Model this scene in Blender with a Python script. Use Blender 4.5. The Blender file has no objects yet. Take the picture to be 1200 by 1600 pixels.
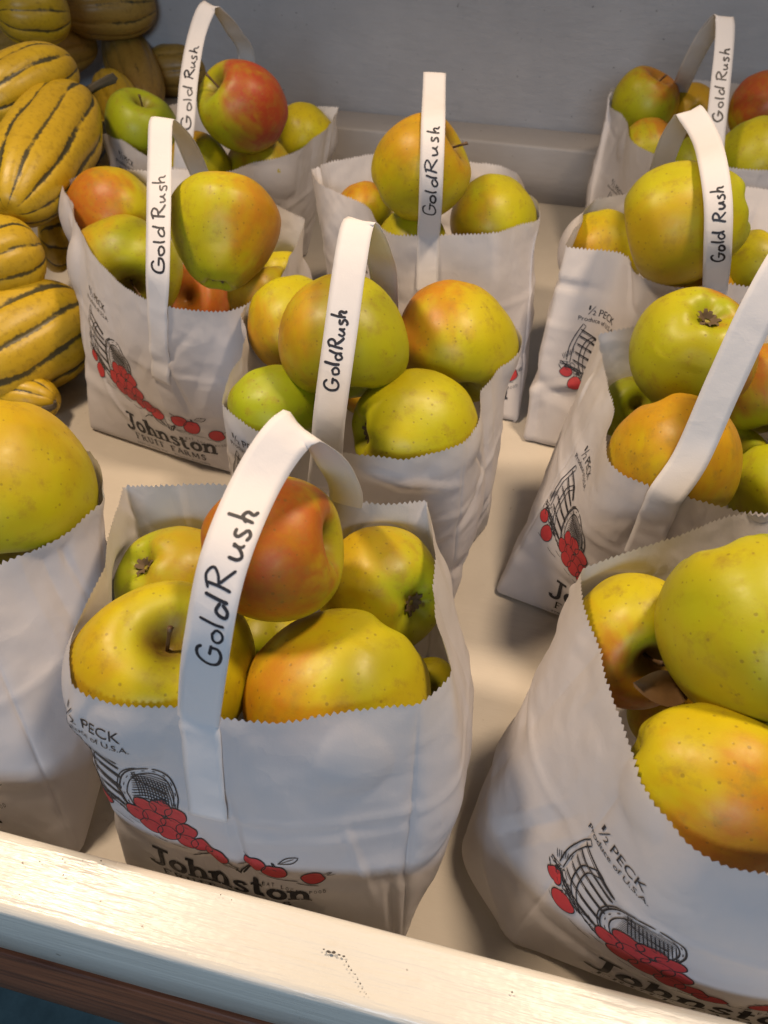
import bpy, math, random
import numpy as np
from math import radians, sin, cos, pi, tan, atan2, sqrt
from mathutils import Vector, Matrix, noise

scene = bpy.context.scene
COL = scene.collection
rng = np.random.default_rng(11)

# ------------------------------------------------------------------ camera
F, HC = 1208.0, 0.5                     # focal length in pixels of the 1200x1600 photo, eye height over the shelf
PITCH, YAW, ROLL = radians(44), radians(13), radians(1)
_fw = np.array([-sin(YAW)*cos(PITCH), cos(YAW)*cos(PITCH), -sin(PITCH)])
_r0 = np.array([cos(YAW), sin(YAW), 0.0]); _u0 = np.cross(_r0, _fw)
RT = _r0*cos(ROLL)+_u0*sin(ROLL); UP = -_r0*sin(ROLL)+_u0*cos(ROLL); FW = _fw
EYE = np.array([0, 0, HC])
cam = bpy.data.cameras.new('camera')
cam.sensor_fit = 'VERTICAL'; cam.sensor_height = 24; cam.lens = F/1600*24
cam.clip_start = 0.01; cam.clip_end = 60
cam.dof.use_dof = True; cam.dof.focus_distance = 0.47; cam.dof.aperture_fstop = cam.lens/2.0
co = bpy.data.objects.new('camera', cam); COL.objects.link(co)
m = Matrix.Identity(4)
for i in range(3):
    m[i][0], m[i][1], m[i][2], m[i][3] = RT[i], UP[i], -FW[i], EYE[i]
co.matrix_world = m
scene.camera = co

# ------------------------------------------------------------------ light
scene.view_settings.view_transform = 'Standard'; scene.view_settings.look = 'None'
scene.view_settings.exposure = 0.0; scene.view_settings.gamma = 1
world = bpy.data.worlds.new('World'); scene.world = world; world.use_nodes = True
bg = world.node_tree.nodes['Background']
bg.inputs[0].default_value = (0.62, 0.66, 0.80, 1); bg.inputs[1].default_value = 0.055

def lamp(name, kind, loc, target, power, color, size, size_y=None):
    L = bpy.data.lights.new(name, kind); L.energy = power; L.color = color
    if kind == 'AREA':
        L.shape = 'RECTANGLE'; L.size = size; L.size_y = size_y or size
    else:
        L.shadow_soft_size = size
    o = bpy.data.objects.new(name, L); COL.objects.link(o); o.location = loc
    d = Vector(target)-Vector(loc); o.rotation_euler = d.to_track_quat('-Z', 'Y').to_euler()
    if kind == 'SPOT':
        L.spot_size = radians(100); L.spot_blend = 1.0
    return o
WARM = (1.0, 0.76, 0.53)
lamp('ceiling_bulb', 'SPOT', (0.42, 0.62, 1.45), (0.05, 0.22, 0), 74, WARM, 0.10)
lamp('ceiling_bulb', 'SPOT', (-0.75, 0.42, 1.40), (-0.2, 0.22, 0), 70, WARM, 0.10)
lamp('daylight_opening', 'AREA', (0.25, -2.4, 1.35), (-0.05, 0.1, 0.05), 38, (0.62, 0.79, 1.0), 1.3, 0.7)

scene.cycles.max_bounces = 6; scene.cycles.diffuse_bounces = 4

# ------------------------------------------------------------------ helpers
def ray(x, y): return FW+RT*(x-600)/F-UP*(y-800)/F
def at(x, y, z): d = ray(x, y); return EYE+d*(z-HC)/d[2]          # the point at height z seen at photo pixel x, y
def atY(x, y, Y): d = ray(x, y); return EYE+d*Y/d[1]
def dep(x, y, D): return EYE+ray(x, y)*D
def proj(P):
    v = np.asarray(P)-EYE; d = v@FW
    return np.stack([600+F*(v@RT)/d, 800-F*(v@UP)/d], -1)
def camdir(r, u, t):                                              # right, up, towards the eye -> world
    v = RT*r+UP*u-FW*t; return v/np.linalg.norm(v)

def mesh(name, V, faces, mats, parent=None, smooth=True, mi=None):
    me = bpy.data.meshes.new(name)
    me.from_pydata([tuple(map(float, v)) for v in V], [], faces)
    for mt in (mats if isinstance(mats, (list, tuple)) else [mats]): me.materials.append(mt)
    me.polygons.foreach_set('use_smooth', [smooth]*len(me.polygons))
    if mi is not None: me.polygons.foreach_set('material_index', list(mi))
    me.update()
    o = bpy.data.objects.new(name, me); COL.objects.link(o)
    if parent is not None: o.parent = parent
    return o
def grid_faces(nr, nc, closed=False):
    f = []
    w = nc if closed else nc-1
    for i in range(nr-1):
        for j in range(w):
            a = i*nc+j; b = i*nc+(j+1) % nc
            f.append((a, b, b+nc, a+nc))
    return f
def empty(name, loc=(0, 0, 0)):
    o = bpy.data.objects.new(name, None); COL.objects.link(o); o.location = loc; return o
def tag(o, label, cat, group=None):
    o['label'] = label; o['category'] = cat
    if group: o['group'] = group
    return o
def crom(P, n, closed=False):
    """Catmull-Rom through the rows of P, n samples evenly by length."""
    P = np.asarray(P, float)
    if len(P) == 2 and not closed:
        t = np.linspace(0, 1, n)[:, None]; return P[0]*(1-t)+P[1]*t
    Q = np.vstack([P[-1], P, P[0], P[1]]) if closed else np.vstack([2*P[0]-P[1], P, 2*P[-1]-P[-2]])
    out = []
    for i in range(1, len(Q)-2):
        t = np.linspace(0, 1, 24, endpoint=False)[:, None]
        a, b, c, d = Q[i-1], Q[i], Q[i+1], Q[i+2]
        out.append(0.5*((2*b)+(-a+c)*t+(2*a-5*b+4*c-d)*t*t+(-a+3*b-3*c+d)*t**3))
    out.append(Q[len(Q)-2][None]); S = np.vstack(out)
    L = np.concatenate([[0], np.cumsum(np.linalg.norm(np.diff(S, axis=0), axis=1))])
    q = np.linspace(0, L[-1], n)
    return np.stack([np.interp(q, L, S[:, k]) for k in range(S.shape[1])], -1)
def smooth_loop(P, sigma):
    if sigma <= 0: return P
    r = int(sigma*3)+1; k = np.exp(-0.5*(np.arange(-r, r+1)/sigma)**2); k /= k.sum()
    E_ = np.vstack([P[-r:], P, P[:r]])
    return np.stack([np.convolve(E_[:, c], k, 'valid') for c in range(P.shape[1])], -1)
def nz(P, s, seed=0.0):
    return np.array([noise.noise(Vector((p[0]*s+seed, p[1]*s+seed*1.7, p[2]*s-seed))) for p in P])
def sst(a, b, x): t = np.clip((x-a)/(b-a), 0, 1); return t*t*(3-2*t)

# ------------------------------------------------------------------ materials
class NT:
    def __init__(s, name):
        s.m = bpy.data.materials.new(name); s.m.use_nodes = True
        s.t = s.m.node_tree; s.b = s.t.nodes['Principled BSDF']; s.out = s.t.nodes['Material Output']
    def n(s, kind, **kw):
        o = s.t.nodes.new(kind)
        for k, v in kw.items():
            if k in o.inputs: o.inputs[k].default_value = v
            else: setattr(o, k, v)
        return o
    def l(s, a, b): s.t.links.new(a, b)
    def tex(s, scale, detail=4, rough=0.55, coord='Object', sc=(1, 1, 1)):
        c = s.n('ShaderNodeTexCoord'); mp = s.n('ShaderNodeMapping'); mp.inputs['Scale'].default_value = sc
        s.l(c.outputs[coord], mp.inputs[0])
        t = s.n('ShaderNodeTexNoise', Scale=scale, Detail=detail, Roughness=rough); s.l(mp.outputs[0], t.inputs['Vector'])
        return t.outputs['Fac']
    def ramp(s, fac, stops):
        r = s.n('ShaderNodeValToRGB'); e = r.color_ramp.elements
        while len(e) < len(stops): e.new(0.5)
        for q, (p, c) in zip(e, stops): q.position = p; q.color = (*c, 1) if len(c) == 3 else c
        s.l(fac, r.inputs[0]); return r.outputs[0]
    def mix(s, fac, a, b, mode='MIX'):
        x = s.n('ShaderNodeMix', data_type='RGBA', blend_type=mode)
        for v, i in ((fac, 0), (a, 6), (b, 7)):
            if hasattr(v, 'links'): s.l(v, x.inputs[i])
            elif i == 0: x.inputs[0].default_value = v
            else: x.inputs[i].default_value = (*v, 1)
        return x.outputs[2]
    def math(s, op, a, b=0.0, clamp=False):
        x = s.n('ShaderNodeMath', operation=op); x.use_clamp = clamp
        for v, i in ((a, 0), (b, 1)):
            if hasattr(v, 'links'): s.l(v, x.inputs[i])
            else: x.inputs[i].default_value = v
        return x.outputs[0]
    def bump(s, h, strength, dist=0.001):
        b = s.n('ShaderNodeBump', Strength=strength, Distance=dist); s.l(h, b.inputs['Height']); s.l(b.outputs[0], s.b.inputs['Normal']); return b
    def set(s, **kw):
        for k, v in kw.items():
            k = k.replace('_', ' ')
            if hasattr(v, 'links'): s.l(v, s.b.inputs[k])
            else: s.b.inputs[k].default_value = (*v, 1) if isinstance(v, tuple) and len(v) == 3 else v
        return s.m

def paper_mat(name, base, trans):
    k = NT(name)
    f = k.tex(900, 3); g = k.tex(22, 4)
    c = k.mix(g, tuple(b*0.93 for b in base), base)
    k.set(Base_Color=c, Roughness=0.62)
    k.b.inputs['Specular IOR Level'].default_value = 0.3
    tc = k.n('ShaderNodeTexCoord'); wr = k.tex(14, 3); ad = k.n('ShaderNodeVectorMath', operation='ADD'); cb = k.n('ShaderNodeCombineXYZ')
    for q in range(3): k.l(k.math('MULTIPLY', wr, 0.10), cb.inputs[q])
    k.l(tc.outputs['Object'], ad.inputs[0]); k.l(cb.outputs[0], ad.inputs[1])
    vz = k.n('ShaderNodeTexVoronoi', Scale=17.0); k.l(ad.outputs[0], vz.inputs['Vector'])
    vy = k.n('ShaderNodeTexVoronoi', Scale=41.0); k.l(ad.outputs[0], vy.inputs['Vector'])
    hh = k.math('ADD', k.math('MULTIPLY', vz.outputs['Distance'], 1.6), k.math('MULTIPLY', vy.outputs['Distance'], 0.5))
    bmp = k.bump(k.math('ADD', k.math('ADD', k.math('MULTIPLY', f, 0.10), g), hh), 0.45, 0.0016)
    tr = k.n('ShaderNodeBsdfTranslucent'); tr.inputs[0].default_value = (0.86, 0.80, 0.70, 1)
    mx = k.n('ShaderNodeMixShader'); mx.inputs[0].default_value = trans
    k.l(k.b.outputs[0], mx.inputs[1]); k.l(tr.outputs[0], mx.inputs[2]); k.l(mx.outputs[0], k.out.inputs[0])
    return k.m
M_PAPER = paper_mat('white_kraft_paper', (0.585, 0.558, 0.565), 0.12)
M_STRIP = paper_mat('handle_paper', (0.72, 0.70, 0.71), 0.10)
def flat(name, col, rough=0.6):
    k = NT(name); g = k.tex(300, 3); return k.set(Base_Color=k.mix(g, tuple(c*0.8 for c in col), tuple(min(1, c*1.15) for c in col)), Roughness=rough)
M_INK = flat('black_ink', (0.022, 0.02, 0.024)); M_RED = flat('red_ink', (0.46, 0.035, 0.04)); M_MARK = flat('marker_ink', (0.015, 0.014, 0.02), 0.5)

def apple_mat():
    k = NT('apple_skin')
    bl = k.n('ShaderNodeAttribute', attribute_name='blush').outputs['Fac']
    gr = k.n('ShaderNodeAttribute', attribute_name='green').outputs['Fac']
    rd = k.n('ShaderNodeAttribute', attribute_name='redness').outputs['Fac']
    rs = k.n('ShaderNodeAttribute', attribute_name='russet').outputs['Fac']
    big = k.tex(28, 5, 0.6); fine = k.tex(160, 4, 0.6)
    yel = k.mix(big, (0.40, 0.31, 0.005), (0.60, 0.49, 0.007))
    grn = k.mix(big, (0.22, 0.27, 0.006), (0.37, 0.41, 0.008))
    base = k.mix(k.math('ADD', gr, k.math('MULTIPLY', k.math('SUBTRACT', big, 0.5), 0.5), True), yel, grn)
    bcol = k.mix(rd, (0.47, 0.165, 0.006), (0.34, 0.040, 0.014))
    bf = k.math('MULTIPLY', bl, k.math('ADD', 0.45, k.math('ADD', k.math('MULTIPLY', fine, 0.65), k.math('MULTIPLY', big, 0.5))), True)
    c = k.mix(bf, base, bcol)
    c = k.mix(k.math('MULTIPLY', rs, k.math('ADD', 0.35, fine), True), c, (0.17, 0.10, 0.022))
    # streaks along the flesh and thin russet netting
    stk = k.tex(55, 5, 0.65, sc=(1, 1, 0.22)); net = k.tex(75, 6, 0.72)
    c = k.mix(k.math('MULTIPLY', k.ramp(stk, [(0.42, (0, 0, 0)), (0.68, (1, 1, 1))]), k.math('ADD', 0.12, k.math('MULTIPLY', bl, 0.38))), c, k.mix(bl, (0.34, 0.25, 0.008), (0.36, 0.085, 0.012)))
    c = k.mix(k.ramp(net, [(0.53, (0, 0, 0)), (0.70, (0.6, 0.6, 0.6))]), c, (0.27, 0.17, 0.02))
    # lenticels
    tc = k.n('ShaderNodeTexCoord'); vo = k.n('ShaderNodeTexVoronoi', Scale=215.0); k.l(tc.outputs['Object'], vo.inputs['Vector'])
    sp = k.n('ShaderNodeSeparateColor'); k.l(vo.outputs['Color'], sp.inputs[0])
    rad = k.math('ADD', k.math('MULTIPLY', sp.outputs[0], 0.15), 0.085)
    dot = k.math('MULTIPLY', k.math('MULTIPLY', k.math('SUBTRACT', rad, vo.outputs['Distance']), 16.0, True), k.math('GREATER_THAN', sp.outputs[1], 0.12))
    c = k.mix(k.math('MULTIPLY', dot, 0.5), c, (0.16, 0.10, 0.015))
    # sparse bruise specks
    v2 = k.n('ShaderNodeTexVoronoi', Scale=34.0); k.l(tc.outputs['Object'], v2.inputs['Vector'])
    s2 = k.n('ShaderNodeSeparateColor'); k.l(v2.outputs['Color'], s2.inputs[0])
    d2 = k.math('MULTIPLY', k.math('MULTIPLY', k.math('SUBTRACT', 0.075, k.math('ADD', v2.outputs['Distance'], k.math('MULTIPLY', k.math('SUBTRACT', fine, .5), .12))), 20.0, True), k.math('GREATER_THAN', s2.outputs[1], 0.78))
    c = k.mix(k.math('MULTIPLY', d2, 0.8), c, (0.12, 0.06, 0.015))
    k.set(Base_Color=c, Roughness=k.math('ADD', 0.31, k.math('MULTIPLY', fine, 0.26)), Subsurface_Weight=0.06)
    k.b.inputs['Subsurface Radius'].default_value = (0.01, 0.006, 0.002); k.b.inputs['Subsurface Scale'].default_value = 0.5
    k.b.inputs['Specular IOR Level'].default_value = 0.36
    k.bump(k.math('SUBTRACT', big, k.math('MULTIPLY', dot, 0.15)), 0.25, 0.0015)
    return k.m
M_APPLE = apple_mat()
M_STEM = flat('apple_stem', (0.11, 0.06, 0.025)); M_SEPAL = flat('apple_sepal', (0.10, 0.065, 0.03), 0.8)
M_LEAF = flat('dry_leaf', (0.16, 0.085, 0.03), 0.7)

def squash_mat(name, a, b):
    k = NT(name)
    gv = k.n('ShaderNodeAttribute', attribute_name='groove').outputs['Fac']
    big = k.tex(16, 5); fine = k.tex(170, 4, 0.65)
    c = k.mix(big, a, b)
    c = k.mix(k.ramp(fine, [(0.50, (0, 0, 0)), (0.72, (0.55, 0.55, 0.55))]), c, tuple(x*0.55 for x in a))
    e = k.math('ADD', gv, k.math('MULTIPLY', k.math('ADD', k.math('SUBTRACT', fine, 0.5), k.math('MULTIPLY', k.math('SUBTRACT', big, 0.5), 1.6)), 0.95))
    w = k.math('ADD', k.math('MULTIPLY', e, 3.4), -1.25, True)
    c = k.mix(k.math('MULTIPLY', w, k.math('ADD', 0.5, big), True), c, (0.050, 0.042, 0.014))
    vo = k.n('ShaderNodeTexVoronoi', Scale=30.0); tc = k.n('ShaderNodeTexCoord'); k.l(tc.outputs['Object'], vo.inputs['Vector'])
    sp = k.n('ShaderNodeSeparateColor'); k.l(vo.outputs['Color'], sp.inputs[0])
    sc = k.math('MULTIPLY', k.math('MULTIPLY', k.math('SUBTRACT', 0.13, k.math('ADD', vo.outputs['Distance'], k.math('MULTIPLY', k.math('SUBTRACT', fine, .5), .35))), 9.0, True), k.math('GREATER_THAN', sp.outputs[0], 0.72))
    c = k.mix(k.math('MULTIPLY', sc, 0.7), c, (0.13, 0.06, 0.02))
    k.set(Base_Color=c, Roughness=0.42); k.bump(k.math('ADD', big, k.math('MULTIPLY', fine, 0.3)), 0.4, 0.002)
    return k.m
M_SQ = squash_mat('squash_skin', (0.38, 0.225, 0.007), (0.56, 0.385, 0.013))
M_SQT = squash_mat('tan_squash_skin', (0.27, 0.15, 0.026), (0.40, 0.24, 0.045))
M_SQSTEM = flat('squash_stem', (0.075, 0.06, 0.038), 0.85)

def paint_mat(name, a, b, dirt, rough, grain, bump=0.5, spec=0.5):
    k = NT(name)
    g = k.tex(5, 6, 0.6); st = k.tex(60, 4, 0.6, sc=grain); sp = k.tex(140, 2, 0.5); bl = k.tex(11, 5, 0.7)
    c = k.mix(k.ramp(g, [(0.3, (0, 0, 0)), (0.7, (1, 1, 1))]), a, b)
    c = k.mix(k.ramp(sp, [(0.735, (0, 0, 0)), (0.76, (0.8, 0.8, 0.8))]), c, dirt)
    c = k.mix(k.ramp(bl, [(0.6, (0, 0, 0)), (0.8, (0.45, 0.45, 0.45))]), c, tuple(0.55*x+0.45*y for x, y in zip(a, dirt)))
    k.set(Base_Color=c, Roughness=k.math('ADD', rough, k.math('MULTIPLY', g, 0.12)))
    k.b.inputs['Specular IOR Level'].default_value = spec
    k.bump(k.math('ADD', st, k.math('MULTIPLY', bl, 0.7)), bump, 0.0018)
    return k.m
M_RAIL = paint_mat('cream_gloss_paint', (0.60, 0.58, 0.525), (0.66, 0.645, 0.60), (0.12, 0.08, 0.05), 0.22, (0.22, 2.6, 2.6), 0.6)
M_SHELF = paint_mat('shelf_paint', (0.43, 0.39, 0.335), (0.52, 0.475, 0.41), (0.25, 0.18, 0.11), 0.45, (0.4, 2, 2), 0.25)
M_BOARD = paint_mat('board_paint', (0.36, 0.33, 0.31), (0.45, 0.42, 0.40), (0.13, 0.08, 0.05), 0.5, (0.4, 2, 2), 0.35)
M_WALL = paint_mat('wall_paint', (0.39, 0.375, 0.375), (0.50, 0.475, 0.465), (0.15, 0.14, 0.135), 0.6, (0.6, 1, 1.6), 0.8, 0.3)
k = NT('stained_wood'); g = k.tex(30, 6, 0.65, sc=(0.25, 4, 4)); M_WOOD = k.set(Base_Color=k.ramp(g, [(0.3, (0.04, 0.011, 0.005)), (0.5, (0.19, 0.058, 0.022)), (0.72, (0.30, 0.10, 0.04))]), Roughness=0.55); k.bump(g, 0.5, 0.002)
k = NT('teal_floor'); g = k.tex(9, 8, 0.7); h = k.tex(30, 3); M_FLOOR = k.set(Base_Color=k.mix(k.ramp(h, [(0.6, (0, 0, 0)), (0.7, (0.7, 0.7, 0.7))]), k.ramp(g, [(0.3, (0.02, 0.045, 0.055)), (0.65, (0.10, 0.17, 0.19))]), (0.34, 0.36, 0.36)), Roughness=0.7)

# ------------------------------------------------------------------ setting
def rounded_bar(name, x0, x1, y0, y1, z0, z1, r, mat, nx=60, wob=0.0, seed=0):
    """A long board along X with rounded top edges and slightly uneven faces."""
    prof = [(y0, z0), (y0, z0+(z1-z0)*0.5)]
    for a in np.linspace(pi, pi/2, 6): prof.append((y0+r+r*cos(a), z1-r+r*sin(a)))
    for f in np.linspace(0.15, 0.85, 6): prof.append((y0+r+(y1-y0-2*r)*f, z1))
    for a in np.linspace(pi/2, 0, 6): prof.append((y1-r+r*cos(a), z1-r+r*sin(a)))
    prof += [(y1, z0+(z1-z0)*0.5), (y1, z0)]
    prof = np.array(prof); V = []
    for x in np.linspace(x0, x1, nx):
        for (y, z) in prof:
            n1 = noise.noise(Vector((x*7+seed, y*20, z*20)))*wob
            V.append((x, y+n1, z+(n1*0.7 if z > z0+1e-4 else 0)))
    f = grid_faces(nx, len(prof), True)
    f += [tuple(range(len(prof)-1, -1, -1)), tuple(range((nx-1)*len(prof), nx*len(prof)))]
    return mesh(name, V, f, mat)
def sheet(name, x0, x1, y0, y1, z, mat):
    return mesh(name, [(x0, y0, z), (x1, y0, z), (x1, y1, z), (x0, y1, z)], [(0, 1, 2, 3)], mat, smooth=False)
o = sheet('shelf_surface', -1.6, 1.2, 0.10, 1.36, 0.0, M_SHELF); o['kind'] = 'structure'
o = mesh('wall', [(-1.9, 1.345, -0.2), (1.5, 1.345, -0.2), (1.5, 1.345, 1.5), (-1.9, 1.345, 1.5)], [(0, 1, 2, 3)], M_WALL, smooth=False); o['kind'] = 'structure'
o = sheet('floor', -2.5, 2.5, -2.0, 1.3, -0.42, M_FLOOR); o['kind'] = 'structure'
o = rounded_bar('ledge_board', -1.6, 1.2, 1.257, 1.34, 0.0005, 0.085, 0.004, M_BOARD, wob=0.0012, seed=3)
tag(o, 'pale painted ledge board along the foot of the blue grey wall', 'ledge')
RY0, RY1, RZ = 0.0925, 0.1305, 0.085
rail = rounded_bar('front_rail', -0.75, 0.65, RY0, RY1, 0.012, RZ, 0.0045, M_RAIL, nx=90, wob=0.0011, seed=8)
rail.rotation_euler.z = radians(0.5)
tag(rail, 'cream painted wooden rail with glossy top along the front of the shelf', 'rail')
o = rounded_bar('wooden_board', -0.75, 0.65, 0.090, 0.118, -0.09, 0.008, 0.002, M_WOOD, wob=0.0008, seed=5)
o.rotation_euler.z = radians(0.5)
tag(o, 'dark red brown wooden board underneath the cream front rail', 'board')

# small marks on the rail top
def fan(V, Fc, c, r, n=7, squash=1.0, ang=0.0, z=0.0):
    i0 = len(V); V.append((c[0], c[1], z))
    for a in np.linspace(0, 2*pi, n, endpoint=False):
        rr = r*(0.75+0.5*random.random()); dx, dy = rr*cos(a), rr*squash*sin(a)
        V.append((c[0]+dx*cos(ang)-dy*sin(ang), c[1]+dx*sin(ang)+dy*cos(ang), z))
    for j in range(n): Fc.append((i0, i0+1+j, i0+1+(j+1) % n))
random.seed(4)
V, Fc = [], []; zt = RZ+0.0022
rinv = rail.matrix_basis.inverted()
def rpt(x, y): p = rinv @ Vector(at(x, y, zt)); return (p.x, p.y)
for (x, y, r, s) in [(506, 1483, 1.2, .5), (513, 1487, 2.4, .5), (521, 1488, 1.9, .6), (530, 1492, 1.5, .5), (537, 1494, 1.2, .6), (541, 1503, .7, 1), (545, 1510, .8, 1), (549, 1516, .7, 1), (555, 1522, .6, 1), (559, 1530, .6, 1), (563, 1537, .7, 1), (566, 1545, .6, 1), (572, 1553, .5, 1),
        (158, 1345, .9, 1), (98, 1342, .7, 1), (99, 1367, .8, 1), (36, 1350, .8, .6), (62, 1346, .9, .5), (345, 1398, .6, 1), (30, 1398, .6, .7), (362, 1406, .7, .6), (800, 1550, .8, 1)]:
    fan(V, Fc, rpt(x, y), r*0.00055, 8, s, 0.1, zt)
mesh('paint_specks', V, Fc, flat('dark_speck', (0.035, 0.026, 0.02)), rail, smooth=False)

# ------------------------------------------------------------------ 2-D drawing kit (millimetres, mapped on paper)
class Art:
    """Collects ribbons and filled shapes in flat coordinates; put() bends them on a surface."""
    def __init__(s): s.V = []; s.F = []; s.M = []; s.z = 0.0
    def ribbon(s, pts, w, mat=0, closed=False, step=1.6, taper=True, z=0.0, n=None):
        pts = np.asarray(pts, float)
        L = np.sum(np.linalg.norm(np.diff(pts, axis=0), axis=1))
        n = n or max(4, int(L/step)+2)
        P = crom(pts, n, closed) if len(pts) > 2 else crom(pts, n)
        T = np.gradient(P, axis=0); T /= (np.linalg.norm(T, axis=1)[:, None]+1e-9)
        N = np.stack([-T[:, 1], T[:, 0]], -1)
        ww = np.full(n, w/2.0)
        if taper: ww[0] *= .45; ww[-1] *= .45
        i0 = len(s.V)
        for p, nn, h in zip(P, N, ww):
            s.V.append((*(p+nn*h), z)); s.V.append((*(p-nn*h), z))
        for i in range(n-1):
            a = i0+2*i; s.F.append((a, a+1, a+3, a+2)); s.M.append(mat)
    def blob(s, outline, mat, z=0.0, rings=3):
        O = np.asarray(outline, float); c = O.mean(0); n = len(O); i0 = len(s.V)
        s.V.append((*c, z))
        for r in range(1, rings+1):
            for p in O: s.V.append((*(c+(p-c)*r/rings), z))
        for j in range(n): s.F.append((i0, i0+1+j, i0+1+(j+1) % n)); s.M.append(mat)
        for r in range(rings-1):
            for j in range(n):
                a = i0+1+r*n+j; b = i0+1+r*n+(j+1) % n
                s.F.append((a, a+n, b+n, b)); s.M.append(mat)
    def put(s, name, fn, mats, parent):
        V = np.array(s.V); P = fn(V[:, 0], V[:, 1], V[:, 2])
        o = mesh(name, P, s.F, mats, parent, smooth=True, mi=s.M)
        return o
def arc(cx, cy, rx, ry, a0, a1, n=14, rot=0):
    t = np.radians(np.linspace(a0, a1, n)); x, y = rx*np.cos(t), ry*np.sin(t); c, q = cos(radians(rot)), sin(radians(rot))
    return np.stack([cx+x*c-y*q, cy+x*q+y*c], -1)

_fontcache = {}
def font_tris(txt):
    if txt in _fontcache: return _fontcache[txt]
    cu = bpy.data.curves.new('txt', 'FONT'); cu.body = txt; cu.size = 1; cu.resolution_u = 3
    ob = bpy.data.objects.new('txt', cu); COL.objects.link(ob)
    dg = bpy.context.evaluated_depsgraph_get(); me = ob.evaluated_get(dg).to_mesh()
    V = np.array([v.co[:2] for v in me.vertices]); Fc = [tuple(p.vertices) for p in me.polygons]
    ob.evaluated_get(dg).to_mesh_clear(); bpy.data.objects.remove(ob); bpy.data.curves.remove(cu)
    V = V-V.min(0); _fontcache[txt] = (V, Fc); return V, Fc
def put_text(art, txt, x, y, width, height, mat=0, z=0.0):
    V, Fc = font_tris(txt); s = V.max(0); i0 = len(art.V)
    for v in V: art.V.append((x+v[0]/s[0]*width, y+v[1]/s[1]*height, z))
    for f in Fc: art.F.append(tuple(i0+q for q in f)); art.M.append(mat)

# slab letters drawn as strokes; unit cap height 1
def slab(art, txt, x, y, h, w, sw, gap=0.16, squash=1.0):
    """Serif lettering: w main stroke, sw serif stroke."""
    def R(p, ww=w): art.ribbon([(x+a*h*squash, y+b*h) for a, b in p], ww, taper=False, step=1.2)
    def ser(a, b, half=0.17): R([(a-half, b), (a+half, b)], sw)
    e = w/h/2; k = sw/h/2
    for ch in txt:
        if ch == ' ': x += 0.45*h*squash; continue
        if ch == 'J':
            R([(.40, 1), (.40, .25), (.36, .06), (.22, -.06), (.04, -.02), (0, .12)]); ser(.40, 1-k, .27); W = .58
        elif ch == 'o': R(arc(.30, .33, .30-e, .33-e*.6, 90, 450, 16)); W = .62
        elif ch == 'h':
            R([(.10, 1), (.10, 0)]); ser(.04, 1-k, .12); ser(.10, k); R([(.10, .42), (.22, .60), (.38, .62), (.48, .48), (.48, 0)]); ser(.48, k); W = .66
        elif ch == 'n':
            R([(.10, .66), (.10, 0)]); ser(.04, .66-k, .12); ser(.10, k); R([(.10, .42), (.22, .60), (.38, .62), (.48, .48), (.48, 0)]); ser(.48, k); W = .66
        elif ch == 's':
            R([(.40, .52), (.30, .62), (.14, .60), (.08, .48), (.16, .38), (.32, .30), (.40, .18), (.30, .03), (.14, .02), (.04, .13)], w*.85); W = .48
        elif ch == 't':
            R([(.16, .88), (.16, .15), (.24, .02), (.38, .05)]); R([(0, .62), (.36, .62)], sw); W = .42
        elif ch == 'F': R([(.1, 1), (.1, 0)]); R([(.02, 1-k), (.58, 1-k), ], sw); R([(.58, 1), (.58, .8)], sw); R([(.1, .52), (.42, .52)], sw); ser(.1, k); W = .66
        elif ch == 'R': R([(.1, 1), (.1, 0)]); R([(.02, 1-k), (.36, 1-k), (.52, .88), (.50, .62), (.34, .52), (.1, .52)], sw); R([(.34, .52), (.58, 0), (.68, k)], w); ser(.1, k); W = .74
        elif ch == 'U': R([(.1, 1), (.1, .3), (.22, .04), (.42, .04), (.56, .3)]); R([(.56, .3), (.56, 1)], sw); ser(.1, 1-k); ser(.56, 1-k, .12); W = .74
        elif ch == 'I': R([(.16, 1), (.16, 0)]); ser(.16, 1-k); ser(.16, k); W = .36
        elif ch == 'T': R([(.32, 1), (.32, 0)]); R([(0, .8), (.01, 1-k), (.63, 1-k), (.64, .8)], sw); ser(.32, k); W = .68
        elif ch == 'A': R([(.02, 0), (.34, 1)], sw); R([(.34, 1), (.66, 0)]); R([(.16, .35), (.54, .35)], sw); ser(.04, k, .12); ser(.66, k, .14); W = .74
        elif ch == 'M': R([(.1, 0), (.12, 1)], sw); R([(.12, 1), (.44, .15)]); R([(.44, .15), (.76, 1)], sw); R([(.78, 1), (.80, 0)]); ser(.1, k, .12); ser(.8, k, .15); W = .96
        elif ch == 'S': R([(.46, .80), (.36, .97), (.16, .95), (.08, .74), (.18, .57), (.38, .46), (.48, .26), (.36, .04), (.16, .03), (.06, .22)]); W = .58
        else: W = .4
        x += (W+gap)*h*squash
    return x

def apple_outline(cx, cy, r, rot, n=26):
    t = np.linspace(0, 2*pi, n, endpoint=False)
    rr = r*(1-0.16*np.exp(-((np.angle(np.exp(1j*(t-pi/2))))/0.35)**2)-0.05*np.cos(2*t))
    x, y = rr*np.cos(t), rr*np.sin(t); c, s = cos(rot), sin(rot)
    return np.stack([cx+x*c-y*s, cy+x*s+y*c], -1)

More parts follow.
